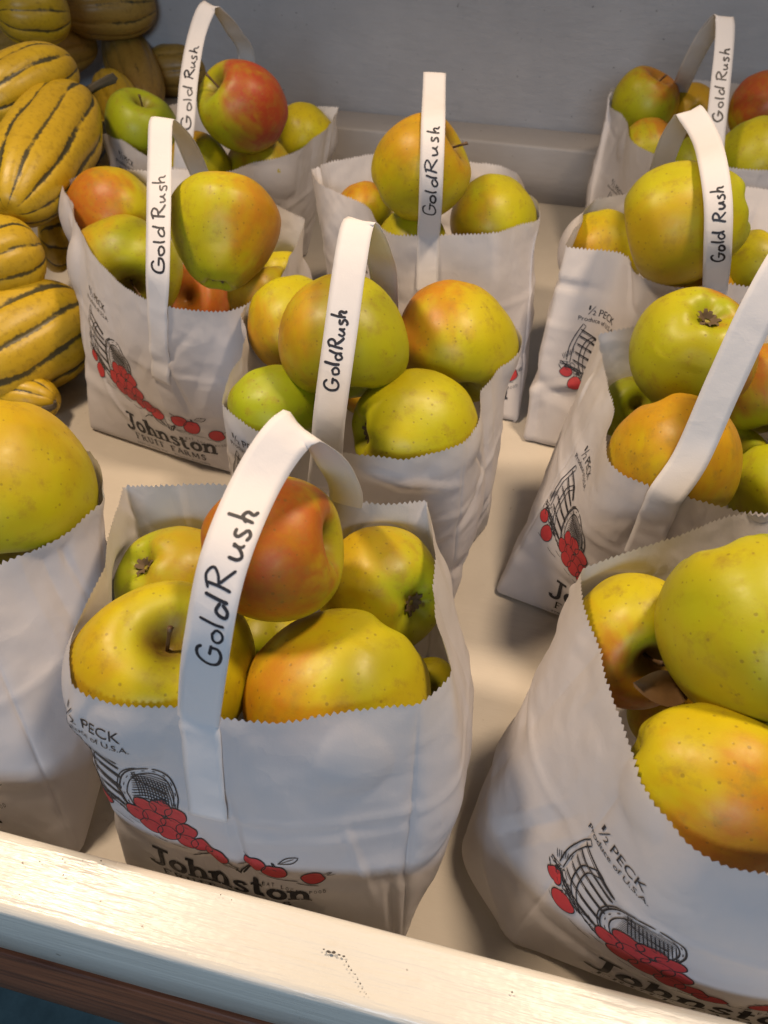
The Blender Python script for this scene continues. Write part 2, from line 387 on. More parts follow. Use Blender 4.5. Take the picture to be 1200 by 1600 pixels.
def picture_art():
    """Tumbled bushel basket with apples rolling out."""
    a = Art(); rr = random.Random(5); R = a.ribbon
    # back hoop, middle hoop, mouth
    R([(13.5, 132), (10, 122), (7.5, 108), (8, 95)], .7); R([(16, 130), (12.5, 120), (10.5, 107), (11, 93)], .6); R([(13.5, 132), (16, 130)], .6)
    R([(25, 123), (19, 116), (17, 105), (18.5, 92), (25, 82)], .8); R([(29, 122), (22.5, 115), (20.6, 105), (22, 92), (28, 80)], .7); R([(25, 123), (29, 122)], .6)
    R(arc(52, 99, 16, 22, 100, 455, 40, -12), .9, step=1.2); R(arc(53, 99, 12.6, 18, 0, 360, 36, -12), .7, step=1.2)
    R(arc(51, 99, 16.5, 22.4, 120, 250, 20, -12), .7)
    for t in range(0, 360, 22):     # dashes on the hoop
        p = arc(52.5, 99, 14.3, 20, t, t+8, 4, -12); R(p, .55)
    for yy, wob in ((127, 118), (121, 113), (113, 106), (105, 98), (97, 89), (90, 81)):   # staves
        R([(12.5, yy), (22, yy-3.5), (37, wob+.5)], 1.1 if rr.random() > .4 else .8); R([(13, yy-1.6), (22, yy-5), (36.5, wob-1.2)], .5)
        R([(24, yy-4.5), (37, wob-.2)], 1.5)
    for q in range(13):             # net of shadow inside the mouth
        x = 44+q*1.6; R([(x, 115-q*.4), (x+3.5, 99-q*.3)], .55)
    for q in range(11):
        y = 115-q*1.7; R([(43, y-3), (52, y), (63.5, y-2.6)], .5)
    R([(43, 110), (62, 103)], .8)
    for q in range(46):             # grass and scribble under the basket
        x = rr.uniform(4, 42); y = 92-(x-4)*.42+rr.uniform(-5, 3)
        R([(x, y), (x+rr.uniform(-2, 2), y+rr.uniform(-3, 3)), (x+rr.uniform(1, 5), y-rr.uniform(-1, 3))], .55)
    for q in range(9): R([(4+q*4, 94-q*2.2), (9+q*4, 90-q*2.2)], .9)
    for q in range(8):
        x = 6+q*.8; R([(x, 96+q), (x-2.5+q*.3, 101+q)], .45)
    reds = [(58, 93, 6.4, .3), (49, 91, 6.6, -.4), (66, 89, 6.2, .7), (43, 80, 6.6, .2), (53, 81, 6.8, -.3), (63, 79, 6.8, .5), (71, 77, 6.3, -.6), (50, 72, 6.4, 1), (60, 70, 6.6, -.8), (70, 67, 6.6, .2), (79, 66, 6.5, -.9), (87, 62, 6.8, -1.0),
            (10, 84, 5.0, 1.1), (20, 75, 6.6, -.6), (107, 63, 6.0, .5), (117, 57, 6.9, -.1), (137, 52, 6.4, -1.2)]
    for i, (x, y, r, ro) in enumerate(reds):
        z = 0.012*(i % 12); O = apple_outline(x, y, r, ro)
        a.blob(O, 1, z); R(np.vstack([O, O[:2]]), .62, z=z+.03, step=1.2, taper=False)
        if i % 3 == 0: R([(x-1, y+r*.55), (x+1.5, y+r*.35)], .5, z=z+.05)
    R([(105, 68), (101, 71), (104, 69)], .6); R([(117, 62), (116, 67), (118, 63)], .7)
    R([(119, 66), (123, 71), (129, 72), (126, 67), (119, 66)], .6); R([(120, 66.5), (127, 71)], .4)
    R([(142, 56), (147, 59), (144, 55), (149, 57)], .5)
    for (x, y, l) in ((92, 56, 14), (95, 53, 20), (98, 61, 6), (112, 49, 17), (104, 51, 8), (128, 46, 12), (26, 66, 12), (12, 70, 8), (50, 62, 8), (60, 59, 9), (36, 70, 7), (75, 57, 6)):
        R([(x, y), (x+l*.5, y-1.2), (x+l, y-1.6)], .45)
    return a
def letter_art():
    a = Art()
    put_text(a, '1', 14.5, 145.5, 1.4, 4.2); put_text(a, '2', 18.2, 141.5, 2.6, 4.2); a.ribbon([(15, 141), (19.4, 150)], .5)
    put_text(a, 'PECK', 23.5, 141.5, 20.5, 6.4); put_text(a, 'Produce of U.S.A.', 8.5, 135, 39, 4.0)
    b = a; a = Art()
    slab(a, 'Johnston', 43, 26, 19, 3.3, 2.1, gap=.06, squash=.96)
    slab(a, 'FRUIT', 49, 13.5, 8.2, 1.25, .75, gap=.17); slab(a, 'FARMS', 88.5, 13.5, 8.2, 1.25, .75, gap=.17)
    put_text(a, '2780 US Hwy 70A  -  Swanton, Oal 42208', 47, 7, 80, 2.5)
    R = a.ribbon
    R([(71.0, 50.0), (77.0, 55.5), (85.0, 56.5), (94.0, 51.0), (99.0, 47.0)], .9); R([(81.0, 59.0), (86.0, 62.0), (93.0, 60.0), (97.0, 52.0), (96.0, 48.0)], .8); R([(81.0, 59.0), (85.0, 53.0), (93.0, 49.5)], .8); R([(82.0, 59.0), (90.0, 55.0), (96.0, 49.0)], .5)
    R([(98.5, 47.5), (100.0, 53.0), (104.0, 57.0)], 1.0); R([(100.0, 48.0), (104.0, 56.0)], 1.6)
    def cap(txt, x, y, s, h):
        for i, c in enumerate(txt):
            if c == ' ': continue
            put_text(a, c, x+i*s, y+2.2*sin((i+2)*.42), s*.62, h)
    cap('EAT LOCAL FOOD', 110, 39, 2.5, 2.9)
    return b, a
PIC = picture_art(); WGT, LET = letter_art()

# handwriting: strokes in a box of cap height 1
HW = {'G': ([[(.62, .80), (.45, .98), (.18, .88), (.04, .50), (.14, .12), (.42, .02), (.66, .18), (.70, .44)], [(.36, .46), (.80, .44)]], .92),
      'o': ([[(.30, .46), (.10, .40), (.04, .18), (.20, .02), (.40, .10), (.44, .32), (.30, .46), (.22, .44)]], .56),
      'l': ([[(.14, .98), (.10, .40), (.12, .02)]], .32),
      'd': ([[(.42, .36), (.24, .46), (.06, .28), (.10, .06), (.28, .04), (.46, .26)], [(.56, .96), (.48, .45), (.50, .04)]], .72),
      'R': ([[(.16, .92), (.12, .45), (.06, .0)], [(.02, .84), (.36, .98), (.58, .82), (.46, .58), (.14, .48)], [(.22, .48), (.44, .22), (.68, .02)]], .78),
      'u': ([[(.06, .44), (.06, .14), (.18, .02), (.34, .16), (.42, .42)], [(.42, .44), (.42, .14), (.52, .02)]], .62),
      's': ([[(.36, .46), (.16, .46), (.10, .34), (.28, .22), (.32, .08), (.18, -.02), (.02, .04)]], .46),
      'h': ([[(.16, .98), (.10, .45), (.06, .0)], [(.08, .24), (.24, .44), (.36, .36), (.36, .12), (.48, .0)]], .58), ' ': ([], .34)}
def hand_art(length, capmm, wmm, seed, space=True):
    rr = random.Random(seed); a = Art(); txt = 'Gold Rush' if space else 'GoldRush'
    tot = sum(HW[c][1] for c in txt); sx = length/tot; x = 0
    gs = rr.uniform(-.08, .22); capmm *= rr.uniform(.88, 1.08)
    for c in txt:
        st, W = HW[c]; sl = gs+rr.uniform(-.05, .12); W *= rr.uniform(.9, 1.1); dy = rr.uniform(-.06, .06); sc = rr.uniform(.92, 1.08)
        for p in st:
            a.ribbon([((x+(q[0]+sl*q[1]*.6+rr.uniform(-.04, .04))*sx), (q[1]*sc+dy+rr.uniform(-.02, .02))*capmm) for q in p], wmm*rr.uniform(.85, 1.15), step=.7)
        x += W*sx
    return a

# ------------------------------------------------------------------ paper bags
BAGS = {}
def make_bag(key, label, rims, bots, H=0.178, bulge=(.006, .010, .006, .010), seed=0, crease=22, cr_amp=1.0, gusset=0.010, handle=None, text=None, art=(0, 1.0), sharp=1.0):
    adx, aky, akx, ady = (tuple(art)+(1.0, 0.0))[:4] if len(art) == 2 else art
    root = empty('paper_bag', (float(np.mean([b[0] for s in bots for b in s])), float(np.mean([b[1] for s in bots for b in s])), 0))
    tag(root, label, 'paper bag', 'white paper bags of apples on the shelf')
    r = np.random.default_rng(seed+50)
    R3 = [[at(p[0], p[1], p[2] if len(p) > 2 else H) for p in s] for s in rims]
    Rs, Bs, sid, uu = [], [], [], []
    for k_ in range(4):
        rp = R3[k_]+[R3[(k_+1) % 4][0]]; bp = [np.array([*b, 0.0]) for b in bots[k_]]+[np.array([*bots[(k_+1) % 4][0], 0.0])]
        L = np.sum(np.linalg.norm(np.diff(np.array(rp), axis=0), axis=1)); n = max(40, int(L/0.00085))
        Rs.append(crom(rp, n+1)[:-1]); Bs.append(crom(bp, n+1)[:-1]); sid += [k_]*n; uu += list(np.arange(n)/n)
    Rl, Bl = np.vstack(Rs), np.vstack(Bs); sid = np.array(sid); uu = np.array(uu); N = len(Rl)
    Rl = smooth_loop(Rl, 3*sharp); Bl = smooth_loop(Bl, 4)
    s_len = np.concatenate([[0], np.cumsum(np.linalg.norm(np.diff(Rl, axis=0), axis=1))])
    tooth = np.abs(((s_len/0.0036) % 1.0)-0.5)*2
    T = np.concatenate([[0, .004, .012, .025, .05], np.linspace(.08, .97, 62), [.985]])
    rows = []
    cen = (Rl.mean(0)+Bl.mean(0))/2
    # creases in (loop fraction, height) space
    segs = []
    for q in range(crease):
        s0 = r.uniform(0, 1); t0 = r.uniform(.05, .95); an = r.choice([r.normal(pi/2, .5), r.uniform(0, pi)]); ln = r.uniform(.12, .5)
        segs.append((s0, t0, cos(an)*ln/3.5, sin(an)*ln, r.uniform(.6, 2.0)*r.choice([-1, 1])*0.0017*cr_amp, r.uniform(.012, .05)))
    for q in range(3):      # soft horizontal fold lines of a bag kept flat
        segs.append((r.uniform(0, 1), r.uniform(.2, .75), .16, r.uniform(-.05, .05), 0.0012*cr_amp, .03))
    frac = np.arange(N)/N
    lowf = nz(Bl*1.0, 22, seed)
    for t in list(T)+[1.0]:
        f = t
        P = Bl*(1-f)+Rl*f; P[:, 2] = t*Rl[:, 2]
        tg = np.roll(P, -2, axis=0)-np.roll(P, 2, axis=0); nx = np.stack([tg[:, 1], -tg[:, 0], np.zeros(N)], -1)
        nx = smooth_loop(nx, 9); nx /= (np.linalg.norm(nx, axis=1)[:, None]+1e-9)
        bsh = np.sin(pi*np.clip(t, 0, 1)**.85)
        b = np.array(bulge)[sid]*bsh*np.sin(pi*uu)**.7
        # tuck triangles of the side gussets
        side = (sid == 1) | (sid == 3)
        tri = np.maximum(0, 1-np.abs(uu-.5)*2.1-t*2.0)
        cent = np.maximum(0, 1-np.abs(uu-.5)*7)*sst(.2, 1.0, np.full(N, t))*.35
        b = b-side*gusset*(tri*1.2+cent)-.0016*np.maximum(0, 1-abs(t-.30-.05*sin(seed*2.1))/.05)+.0010*np.maximum(0, 1-abs(t-.62)/.03)
        w = 0.0022*np.array([noise.noise(Vector((p[0]*26+seed*3.1, p[1]*26, t*3.4+seed))) for p in Rl]) if False else 0
        d = np.zeros(N)
        for (s0, t0, ds, dt, am, wd) in segs:
            px = ((frac-s0+.5) % 1.0-.5)*3.5; py = t-t0; ux, uy = ds*3.5, dt; l2 = ux*ux+uy*uy
            al = np.clip((px*ux+py*uy)/l2, -.6, .6); dist = np.sqrt((px-al*ux)**2+(py-al*uy)**2)
            d += am*np.maximum(0, 1-dist/(wd*1.4))*np.clip(1.6-np.abs(al)*2.4, 0, 1)
        b = b+d*min(1, t*6+.2)
        inset = 0.006*max(0, 1-t/.03)**2
        P = P+nx*(b-inset)[:, None]
        rows.append(P)
    G = np.array(rows)                                    # rows, loop, xyz
    # low-frequency crumple
    nr = len(G)
    step = 9; idx = np.arange(0, N, step)
    crm = np.zeros((nr, N))
    for i in range(nr):
        v = np.array([noise.noise(Vector((G[i, j, 0]*30+seed*2.3, G[i, j, 1]*30, G[i, j, 2]*30+seed)))+.55*abs(noise.noise(Vector((G[i, j, 0]*62, G[i, j, 1]*62+seed, G[i, j, 2]*62)))) for j in idx])
        crm[i] = np.interp(np.arange(N), np.append(idx, N), np.append(v, v[0]))
    tg = np.roll(G, -3, axis=1)-np.roll(G, 3, axis=1); dz = np.gradient(G, axis=0); NRM = np.cross(tg, dz); NRM /= (np.linalg.norm(NRM, axis=2)[..., None]+1e-12)
    G = G+NRM*(crm*0.0017*cr_amp)[..., None]*np.minimum(1, np.array(list(T)+[1.0])*5)[:, None, None]
    BAGS[key] = dict(G=G, root=root, fin=None)
    def fin(G):
        # pinking-shear teeth on the last row
        tv = tooth*np.clip(.85+.5*np.array([noise.noise(Vector((q*170, seed, .3))) for q in s_len[:-1]] if len(s_len) > N else [noise.noise(Vector((q*170, seed, .3))) for q in s_len]), .35, 1.15)
        G[-1] = G[-2]+(G[-1]-G[-2])*(0.05+0.95*tv)[:, None]
        Ts = np.array(list(T)+[1.0])
        V = G.reshape(-1, 3); fc = grid_faces(nr, N, True)
        base = len(V); V = np.vstack([V, G[0].mean(0)[None]+np.array([[0, 0, .0008]])])
        V[:N, 2] += 0.0008
        fc += [(base, (j+1) % N, j) for j in range(N)]
        loc = np.array(root.location)
        body = mesh('bag_body', V-loc, fc, M_PAPER, root)
        # surface sampling
        tg = np.roll(G, -3, axis=1)-np.roll(G, 3, axis=1); dz = np.gradient(G, axis=0); NRM = np.cross(tg, dz); NRM /= (np.linalg.norm(NRM, axis=2)[..., None]+1e-12)
        start = [int(np.argmax(sid == q)) for q in range(4)]; n0 = int((sid == 0).sum())
        def surf(u, t, off):
            u = np.asarray(u, float); t = np.clip(np.asarray(t, float), 0, .985)
            j = u*n0
            left = u < 0
            j = np.where(left, N+u*n0, j) % N
            j0 = np.floor(j).astype(int) % N; j1 = (j0+1) % N; fj = (j-np.floor(j))[..., None]
            i = np.interp(t, Ts, np.arange(len(Ts))); i0 = np.minimum(i.astype(int), nr-2); fi = (i-i0)[..., None]
            def q(A): return (A[i0, j0]*(1-fj)+A[i0, j1]*fj)*(1-fi)+(A[i0+1, j0]*(1-fj)+A[i0+1, j1]*fj)*fi
            return q(G)+q(NRM)*np.asarray(off)[..., None]
        W, HH = 175.0, 165.0
        fn = lambda x, y, z: surf((x*akx+adx)/W, (y*aky+ady)/HH, (0.45+z)*0.001)-loc
        PIC.put('printed_picture', fn, [M_INK, M_RED], body)
        WGT.put('printed_weight', fn, [M_INK], body); LET.put('printed_logo', fn, [M_INK], body)
        # handle strip
        if handle:
            Wd = 0.0213
            gu, gt = np.meshgrid(np.linspace(.02, .98, 120), np.linspace(.2, .985, 60)); gp = proj(surf(gu, gt, np.zeros_like(gu)))
            def find(px, py): q = np.argmin((gp[..., 0]-px)**2+(gp[..., 1]-py)**2); return gu.flat[q], gt.flat[q]
            (ua, ta) = find(*handle['low']); (ub, tb) = find(*handle['rim']); tb = .985
            C_, D_ = [], []
            for q in np.linspace(0, 1, 9):
                u, t = ua+(ub-ua)*q, ta+(tb-ta)*q
                C_.append(surf(u, t, 0.0011)); D_.append(surf(u+.03, t, 0.0011)-surf(u-.03, t, 0.0011))
            yf = C_[-1][1]
            nfront = 9+sum(1 for h in handle['free'] if h[4] <= .5)
            for (lx, ly, rx, ry, fr) in handle['free']:
                Y = yf+(handle['yb']-yf)*fr; a_, b_ = atY(lx, ly, Y), atY(rx, ry, Y)
                C_.append((a_+b_)/2); D_.append(b_-a_)
            nf = len(C_)
            if 'end' in handle:
                C_.append(np.array(handle['end'])); D_.append(np.array(handle.get('endd', D_[-1])))
            D_ = [d/np.linalg.norm(d) for d in D_]
            CD = np.hstack([np.array(C_), np.array(D_)*.02]); S = crom(CD, 150); Cc = S[:, :3]; Dd = S[:, 3:]; Dd /= np.linalg.norm(Dd, axis=1)[:, None]
            iap = int(np.argmin(np.linalg.norm(Cc-C_[nfront-1], axis=1))); fac = np.ones(150)   # the strap passes round the apples, in front of them going up and behind them going down
            for k_ in range(150):
                for e_ in (-.5, 0, .5):
                    v = Cc[k_]+Dd[k_]*e_*Wd-EYE; va = v@v
                    for (c, Ra) in BAGS[key]['apples']:
                        w = EYE-c; Rq = Ra*1.075+.001; bb = v@w; di = bb*bb-va*(w@w-Rq*Rq)
                        if di <= 0: continue
                        near, far = (-bb-sqrt(di))/va, (-bb+sqrt(di))/va
                        if k_ <= iap and near < 1: fac[k_] = min(fac[k_], near)
                        elif k_ > iap and near < 1 < far: fac[k_] = max(fac[k_], min(far, 1.12))
            lo = fac.copy()
            for _ in range(3):
                fm = np.convolve(np.concatenate([np.full(5, lo[0]), lo, np.full(5, lo[-1])]), np.ones(11)/11, 'valid')
                lo[:iap+1] = np.minimum(lo, fm)[:iap+1]; lo[iap+1:] = np.maximum(lo, fm)[iap+1:]
            fac = np.convolve(np.concatenate([np.full(3, lo[0]), lo, np.full(3, lo[-1])]), np.ones(7)/7, 'valid')
            Cc = EYE+(Cc-EYE)*fac[:, None]
            na = 7; Vs = []; tT = np.gradient(Cc, axis=0); tT /= np.linalg.norm(tT, axis=1)[:, None]
            Dd = Dd-tT*np.sum(Dd*tT, axis=1)[:, None]; Dd /= np.linalg.norm(Dd, axis=1)[:, None]
            Nn = np.cross(Dd, tT)
            for a_ in np.linspace(-.5, .5, na): Vs.append(Cc+Dd*a_*Wd+Nn*(0.0002*(1-4*a_*a_)))
            Vs = np.array(Vs).transpose(1, 0, 2).reshape(-1, 3)
            hd = mesh('handle', Vs-loc, grid_faces(150, na), M_STRIP, root)
            sol = hd.modifiers.new('thickness', 'SOLIDIFY'); sol.thickness = 0.00045; sol.offset = 0
            if text:
                AL = np.concatenate([[0], np.cumsum(np.linalg.norm(np.diff(Cc, axis=0), axis=1))]); pc = proj(Cc); lim = 110
                def along(px, py): return AL[np.argmin((pc[:lim, 0]-px)**2+(pc[:lim, 1]-py)**2)]
                s0, s1 = along(*text['a']), along(*text['b'])
                ha = hand_art((s1-s0)*1000, text.get('cap', 11), text.get('w', 1.6), seed+3, text.get('space', True))
                mid = text.get('cap', 11)*.48-text.get('shift', 0)
                def hf(x, y, z):
                    s = s0+x*.001; q = lambda A: np.stack([np.interp(s, AL, A[:, c]) for c in range(3)], -1)
                    yy = (y-mid)*.001/Wd
                    sgn = 1.0
                    return q(Cc)-q(Dd)*((y-mid)*.001)[:, None]+q(Nn)*(0.0002*(1-4*yy*yy)+0.0004)[:, None]-loc
                ha.put('handwriting', hf, [M_MARK], hd)
    BAGS[key]['fin'] = fin
    BAGS[key]['side'] = sid
    return root

make_bag('A', 'front centre bag against the cream rail, holding a red orange apple on top', 
    [[(117, 1066), (180, 1093), (280, 1101), (350, 1118), (440, 1124), (510, 1112), (560, 1104)], [(655, 1096), (690, 1066), (706, 1043), (690, 1000), (677, 965), (682, 930), (676, 850)], [(668, 777, .170), (590, 786), (520, 772), (350, 755), (260, 755)], [(193, 757, .170), (165, 850), (137, 941), (119, 1020)]],
    [[(-.197, .150)], [(-.018, .148)], [(-.030, .300)], [(-.215, .292)]], art=(-18, .95, 1.03, 10), seed=1, bulge=(.012, .028, .006, .006),
    handle=dict(low=(325, 1275), rim=(316, 1108), yb=.335, free=[(290, 1005, 357, 1010, .02), (312, 870, 388, 885, .14), (364, 739, 440, 765, .36), (423, 662, 484, 692, .50), (462, 664, 504, 692, .56), (500, 722, 545, 735, .75), (520, 775, 560, 790, .97)], end=(-.118, .336, .13)),
    text=dict(a=(315, 1035), b=(372, 785), cap=13.5, w=1.5, space=False, shift=-.5))
make_bag('B', 'right front bag with its side fold turned out and large apples, cut by the frame',
    [[(1005, 1200), (1060, 1290), (1100, 1330), (1150, 1352), (1200, 1362), (1330, 1385)], [(1480, 1320), (1500, 1150)], [(1430, 880), (1200, 798), (1050, 838)], [(912, 885, .170), (910, 930), (935, 1010), (960, 1080), (982, 1145)]],
    [[(.040, .166)], [(.225, .150)], [(.215, .295)], [(.030, .290), (-.002, .215)]], art=(-14, .80, 1.22, 7), seed=2, bulge=(.012, .010, .004, .004), crease=24, gusset=.006)
make_bag('C', 'left front bag cut by the frame, holding one large speckled apple',
    [[(-420, 930), (-230, 960)], [(-60, 908), (0, 873), (60, 842), (108, 811)], [(142, 778), (60, 740), (-120, 720)], [(-330, 740)]],
    [[(-.41, .148)], [(-.226, .148)], [(-.238, .285)], [(-.41, .290)]], seed=3, bulge=(.012, .010, .005, .005))
make_bag('D', 'left bag beside the squash pile, with its full farm lettering showing',
    [[(124, 352), (150, 400), (195, 445), (240, 470), (270, 478), (350, 484)], [(398, 467), (422, 450), (455, 400)], [(478, 340), (440, 322), (400, 300), (300, 264), (225, 264), (160, 270)], [(105, 285, .178), (108, 308), (114, 330)]],
    [[(-.440, .545)], [(-.258, .515)], [(-.262, .650)], [(-.465, .665)]], art=(13, .89, 1.0, 0), seed=4, bulge=(.010, .008, .006, .008), gusset=.006,
    handle=dict(low=(252, 596), rim=(247, 478), yb=.735, free=[(223, 420, 270, 422, .03), (225, 330, 271, 332, .18), (227, 240, 272, 242, .38), (231, 188, 273, 190, .50), (248, 186, 280, 194, .56), (275, 215, 302, 222, .75), (298, 272, 325, 270, .97)], end=(-.345, .735, .13)),
    text=dict(a=(246, 425), b=(244, 270), cap=13, w=1.7))
make_bag('E', 'middle bag in the second row behind the front centre bag, five apples showing',
    [[(345, 627), (366, 645), (405, 673), (460, 693), (535, 703), (600, 711), (635, 715), (669, 706), (700, 699)], [(728, 688), (743, 656), (756, 617), (778, 573)], [(798, 545), (785, 515), (700, 480), (500, 465)], [(400, 492), (386, 520)]],
    [[(-.218, .405)], [(-.036, .404)], [(-.020, .512)], [(-.225, .520)]], seed=5, bulge=(.010, .008, .006, .008),
    handle=dict(low=(505, 760), rim=(511, 702), yb=.545, free=[(490, 640, 541, 648, .03), (505, 510, 561, 518, .20), (520, 410, 574, 414, .36), (534, 348, 585, 352, .50), (553, 346, 596, 362, .56), (572, 385, 607, 395, .75), (583, 440, 617, 440, .96)], end=(-.125, .545, .13)),
    text=dict(a=(519, 608), b=(546, 485), cap=9.5, w=1.6, space=False, shift=1.5))
make_bag('F', 'back left bag nearest the wall beside the squash, with a red apple on top',
    [[(163, 203, .172), (185, 211), (215, 233), (260, 256), (325, 269), (360, 265)], [(395, 252), (450, 240), (505, 205)], [(530, 165, .172), (445, 162), (310, 156), (265, 163)], [(200, 180)]],
    [[(-.565, .860)], [(-.372, .850)], [(-.345, .985)], [(-.555, .985)]], seed=6, bulge=(.008, .008, .006, .006), H=.168,
    handle=dict(low=(282, 330), rim=(286, 262), yb=1.04, free=[(275, 200, 303, 205, .03), (280, 120, 311, 124, .22), (290, 55, 324, 58, .42), (307, 9, 342, 15, .52), (325, 10, 356, 22, .57), (352, 48, 378, 50, .75), (370, 96, 401, 96, .93)], end=(-.455, 1.04, .13)),
    text=dict(a=(289, 205), b=(303, 65), cap=12, w=1.9))
make_bag('G', 'middle back bag standing before the wall ledge, with one large apple raised behind its strap',
    [[(485, 263, .176), (500, 284), (536, 301), (576, 322), (596, 354), (625, 365), (700, 364), (756, 362), (788, 357)], [(836, 336, .170), (834, 322), (820, 292)], [(808, 268), (780, 256), (740, 251), (660, 240), (600, 236), (540, 246)], [(508, 252)]],
    [[(-.205, .690)], [(-.010, .668)], [(-.020, .805)], [(-.230, .820)]], art=(26, .80), seed=7, bulge=(.010, .010, .006, .004),
    handle=dict(low=(668, 455), rim=(671, 364), yb=.90, free=[(651, 330, 693, 331, .03), (654, 250, 696, 251, .18), (657, 170, 698, 171, .36), (659, 118, 699, 120, .50), (661, 119, 698, 121, .58), (662, 160, 694, 160, .75), (660, 225, 690, 225, .96)], end=(-.16, .90, .13)),
    text=dict(a=(669, 335), b=(675, 195), cap=12, w=1.7, space=False))
make_bag('H', 'right bag in the second row, strap slanting steeply, calyx up apple on top',
    [[(953, 604), (962, 640), (951, 688), (953, 716), (975, 739), (1020, 757), (1086, 777), (1140, 792), (1190, 803)], [(1270, 800), (1300, 700)], [(1300, 560), (1200, 485), (1100, 485), (1003, 505)], [(934, 520, .170), (942, 559)]],
    [[(-.005, .430)], [(.185, .390)], [(.200, .515)], [(.025, .550)]], art=(-2, .88), seed=8, bulge=(.008, .008, .006, .004), gusset=.004,
    handle=dict(low=(1000, 870), rim=(1032, 800), yb=.52, free=[(1045, 715, 1115, 715, .10), (1100, 595, 1165, 600, .22), (1160, 467, 1222, 480, .36), (1215, 385, 1275, 395, .5), (1260, 400, 1300, 410, .65), (1280, 480, 1320, 490, .95)], end=(.2, .52, .12)))
make_bag('I', 'right bag of the third row behind the slanting strap, one big tilted apple filling it',
    [[(884, 382), (903, 385), (975, 394), (1001, 425), (1021, 431), (1067, 437), (1139, 440), (1173, 445)], [(1265, 448), (1275, 400)], [(1275, 305), (1150, 288), (1000, 298)], [(932, 309), (912, 333)]],
    [[(-.004, .640)], [(.195, .622)], [(.205, .775)], [(.010, .785)]], art=(12, .82), seed=9, bulge=(.010, .008, .006, .006),
    handle=dict(low=(1113, 520), rim=(1117, 438), yb=.86, free=[(1099, 385, 1144, 388, .03), (1101, 310, 1142, 308, .16), (1090, 232, 1124, 224, .34), (1060, 184, 1100, 172, .48), (1050, 188, 1088, 176, .54), (1028, 222, 1066, 224, .75), (1009, 275, 1047, 275, .96)], end=(.075, .86, .13)),
    text=dict(a=(1122, 408), b=(1122, 295), cap=10.5, w=1.6))
make_bag('J', 'back right corner bag near the wall, with a red apple at its right',
    [[(952, 150, .185), (962, 163), (981, 190), (986, 216), (1021, 238), (1061, 250), (1136, 259), (1176, 262)], [(1285, 264), (1290, 210)], [(1290, 150), (1150, 128), (1050, 122)], [(956, 135, .19)]],
    [[(.025, 1.000)], [(.240, .985)], [(.250, 1.120)], [(.035, 1.130)]], art=(18, .72), seed=10, H=.178, bulge=(.010, .008, .006, .004),
    handle=dict(low=(1112, 330), rim=(1114, 262), yb=1.16, free=[(1102, 215, 1132, 222, .03), (1107, 150, 1140, 155, .18), (1114, 70, 1149, 80, .38), (1115, 28, 1150, 36, .50), (1106, 27, 1142, 33, .55), (1082, 62, 1112, 72, .72), (1051, 124, 1081, 138, .93)], end=(.105, 1.16, .12)),
    text=dict(a=(1121, 192), b=(1132, 75), cap=11.5, w=1.9))

# ------------------------------------------------------------------ apples
def _prof(elong, con, n):
    p = np.array([(0, .50), (.05, .515), (.11, .59), (.20, .715), (.33, .83), (.50, .865), (.68, .79), (.86, .56), (.97, .25), (1.0, 0), (.97, -.25), (.86, -.54), (.70, -.76), (.52, -.875), (.38, -.895), (.27, -.85), (.16, -.77), (.08, -.735), (0, -.73)])
    q = crom(p, n); q[:, 0] = np.maximum(q[:, 0], 0)
    z = q[:, 1]; q[:, 0] *= 1-con*np.clip(-z, -.4, 1)*.55; q[:, 1] *= elong
    return q
APPLES = []
def apple(bag, x, y, r, z, axis, label, stem=False, calyx=True, elong=1.0, con=.18, green=.3, blush=(0, 0, 1), amt=0., red=.3, edge=.2, russ=.15, spread=.5):
    APPLES.append(dict(bag=bag, x=x, y=y, r=r, z=z, axis=axis, label=label, stem=stem, calyx=calyx, elong=elong, con=con, green=green, blush=blush, amt=amt, red=red, edge=edge, russ=russ, spread=spread))
# axis: direction of the STEM end in (right, up, towards viewer)
apple('A', 258, 1048, 138, .165, (.25, .62, .72), 'big yellow apple with open stem hollow at the left of the front centre bag', stem=True, green=.12, con=.1, elong=.93, blush=(-.9, -.3, .2), amt=.35, red=.0, russ=.5)
apple('A', 534, 1092, 140, .165, (-.55, -.75, .25), 'large smooth yellow apple at the front right of the front centre bag', green=.2, con=.2, elong=1.0, blush=(-.9, -.2, .3), amt=.7, red=.25, edge=.25, calyx=True)
apple('A', 428, 855, 116, .205, (.93, .1, .2), 'red orange blushed apple topping the front centre bag behind its strap', green=.25, con=.12, elong=.95, blush=(-.1, .2, 1), amt=.88, red=.42, edge=.12, spread=.25)
apple('A', 598, 925, 100, .150, (-.6, .15, -.75), 'olive yellow apple with calyx facing the right edge of the front centre bag', green=.55, con=.1, elong=.92, blush=(-.6, .6, .4), amt=.4, red=.0)
apple('A', 275, 915, 92, .150, (.5, -.5, -.7), 'small green apple with calyx showing at back left of the front centre bag', green=.85, con=.1, elong=.95, blush=(.7, .6, .4), amt=.4, red=.1)
apple('A', 672, 1068, 42, .120, (0, 0, 1), 'sliver of yellow apple low at the right side fold of the front centre bag', green=.2, calyx=False)
apple('A', 420, 1010, 78, .090, (.2, .3, -1), 'shaded lower apple in the dark gap amid the front centre bag', green=.3, calyx=False)
apple('B', 1183, 980, 150, .205, (.3, -.9, .25), 'largest green yellow apple at the right edge of the right front bag', green=.45, con=.08, blush=(0, -1, .2), amt=.25, red=.0)
apple('B', 1108, 1228, 132, .150, (.9, -.35, .28), 'golden orange apple at the front lip of the right front bag', green=.0, con=.12, elong=1.05, blush=(.5, -.55, .5), amt=.8, red=.05, edge=-.05)
